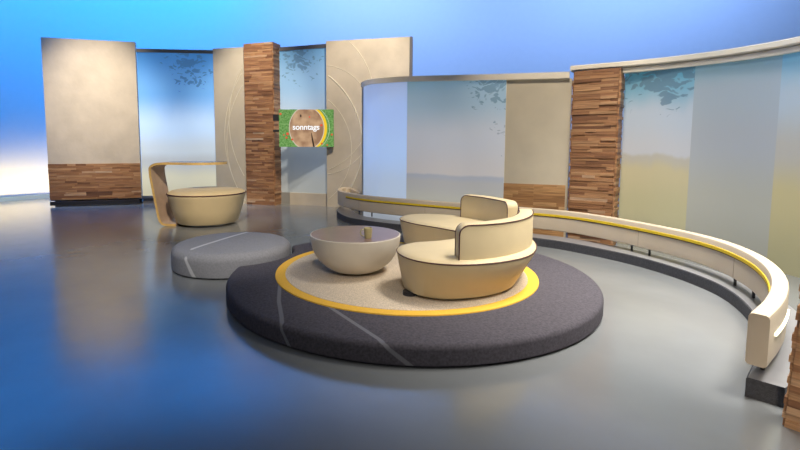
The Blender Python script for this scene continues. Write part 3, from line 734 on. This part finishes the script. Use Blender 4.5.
pts = [V2(-3.30, Y0 + 0.0)] + [V2(-3.05, Y0 - 0.04)] + pts[1:-1] + [V2(-3.05, Y1 + 0.04), V2(-3.30, Y1)]
lo_ = [bm.verts.new((p.x, p.y, 1.049)) for p in pts]; hi_ = [bm.verts.new((p.x, p.y, 1.090)) for p in pts]
for k in range(len(pts)):
    q = (k + 1) % len(pts); bm.faces.new((lo_[k], lo_[q], hi_[q], hi_[k])).material_index = 1
bm.faces.new(hi_); bm.faces.new(lo_[::-1])
obj('table_top', bm, [simple('table_top_grey', (0.16, 0.15, 0.17), 0.25, vary=0.05), M_plyedge], ct)
bm = bmesh.new(); box(bm, -3.22, -3.07, 8.0, 8.2, 0.002, 0.036)
obj('foot_joint', bm, M_dark, ct)

# ------------------------------------------------------------------ curved sofa
SP = [(0.27, 3.80), (0.38, 3.55), (0.62, 3.42), (0.95, 3.46), (1.30, 3.68), (1.52, 4.08), (1.595, 4.6), (1.53, 5.15), (1.32, 5.57), (1.0, 5.80), (0.68, 5.85), (0.48, 5.72), (0.43, 5.50), (0.56, 5.22), (0.80, 4.95), (0.98, 4.68), (0.92, 4.42), (0.70, 4.24), (0.42, 4.14), (0.29, 4.0)]
sp = smooth_path([V2(p[0] * 1.005 + 0.035, p[1]) for p in SP], 8, True)     # counter-clockwise
sofa = empty('curved_sofa', (0.95, 4.6, PT), 'cream leather C shaped sofa with dark piping and two curved backrests', 'sofa')
bm = bmesh.new()
stack(bm, sp, [(0.12, 0.19, -0.05, 0.0), (0.105, 0.20, -0.05, 0.0), (0.02, 0.42, -0.01, 0.0), (0.002, 0.475), (0.0, 0.495), (0.012, 0.508), (0.05, 0.520), (0.12, 0.526)])
obj('seat', bm, M_leather, sofa, smooth=True)
bm = bmesh.new(); tube(bm, [(p.x, p.y, 0.493) for p in inset_ring(sp, -0.001)], 0.0055, 6, True)
obj('seat_piping', bm, M_piping, sofa, smooth=True)
bm = bmesh.new(); stack(bm, sp, [(0.17, PT, -0.05, 0.0), (0.17, 0.20, -0.05, 0.0)])
obj('base', bm, simple('silver_base', (0.42, 0.39, 0.34), 0.4), sofa)
for x, y in ((0.40, 3.72), (0.64, 5.62), (1.38, 4.3)):
    bm = bmesh.new(); lathe(bm, (x, y), [(0, PT), (0.06, PT), (0.06, 0.197), (0, 0.197)], 20)
    obj('foot', bm, M_dark, sofa)
# backrests follow the outer edge
EC, EA, EB = V2(0.725, 4.64), 0.95, 1.22
def back(a0, a1, z0, z1, th, inset, r=0.075, lean=0.0):
    n = 44; path = []
    for k in range(n + 1):
        a = math.radians(a0 + (a1 - a0) * k / n); path.append(EC + V2(math.cos(a) * (EA - inset), math.sin(a) * (EB - inset)))
    cum = [0]
    for p, q in zip(path, path[1:]): cum.append(cum[-1] + (q - p).length)
    L = cum[-1]
    # resample with dense ends for rounded corners
    ss = [r * (1 - math.cos(PI / 2 * j / 8)) for j in range(8)] + [r + (L - 2 * r) * j / 30 for j in range(31)]
    ss += [L - x for x in [r * (1 - math.cos(PI / 2 * j / 8)) for j in range(7, -1, -1)]]
    def at(s):
        for i in range(n):
            if s <= cum[i + 1] + 1e-9: return path[i].lerp(path[i + 1], (s - cum[i]) / (cum[i + 1] - cum[i]))
        return path[-1]
    P = [at(s) for s in ss]
    def top(s):
        e = min(s, L - s)
        return z1 if e >= r else z1 - r + math.sqrt(max(0, r * r - (r - e) ** 2))
    h = th / 2; c = 0.018
    def prof(i, _):
        zt = top(ss[i]); 
        return [(h, z0), (h + lean * 0.3, zt - c), (h - c * 0.3, zt - c * 0.3), (h - c, zt), (-h + c, zt), (-h + c * 0.3, zt - c * 0.3), (-h, zt - c), (-h, z0)]
    bm = bmesh.new(); sweep(bm, P, prof)
    o = obj('backrest', bm, M_leather, sofa, smooth=True)
    nn = normals2d(P)
    for sgn in (1, -1):
        pts = [(P[0] + nn[0] * sgn * h, z0)] + [(p + m * sgn * h, top(s) - c * 0.6) for p, m, s in zip(P, nn, ss)] + [(P[-1] + nn[-1] * sgn * h, z0)]
        bm = bmesh.new(); tube(bm, [(q.x, q.y, z) for q, z in pts], 0.0052, 6)
        pp_ = obj('back_piping', bm, M_piping, o, smooth=True)
back(-89, -14, 0.50, 0.795, 0.12, 0.10)
back(8, 54, 0.50, 0.80, 0.12, 0.085)
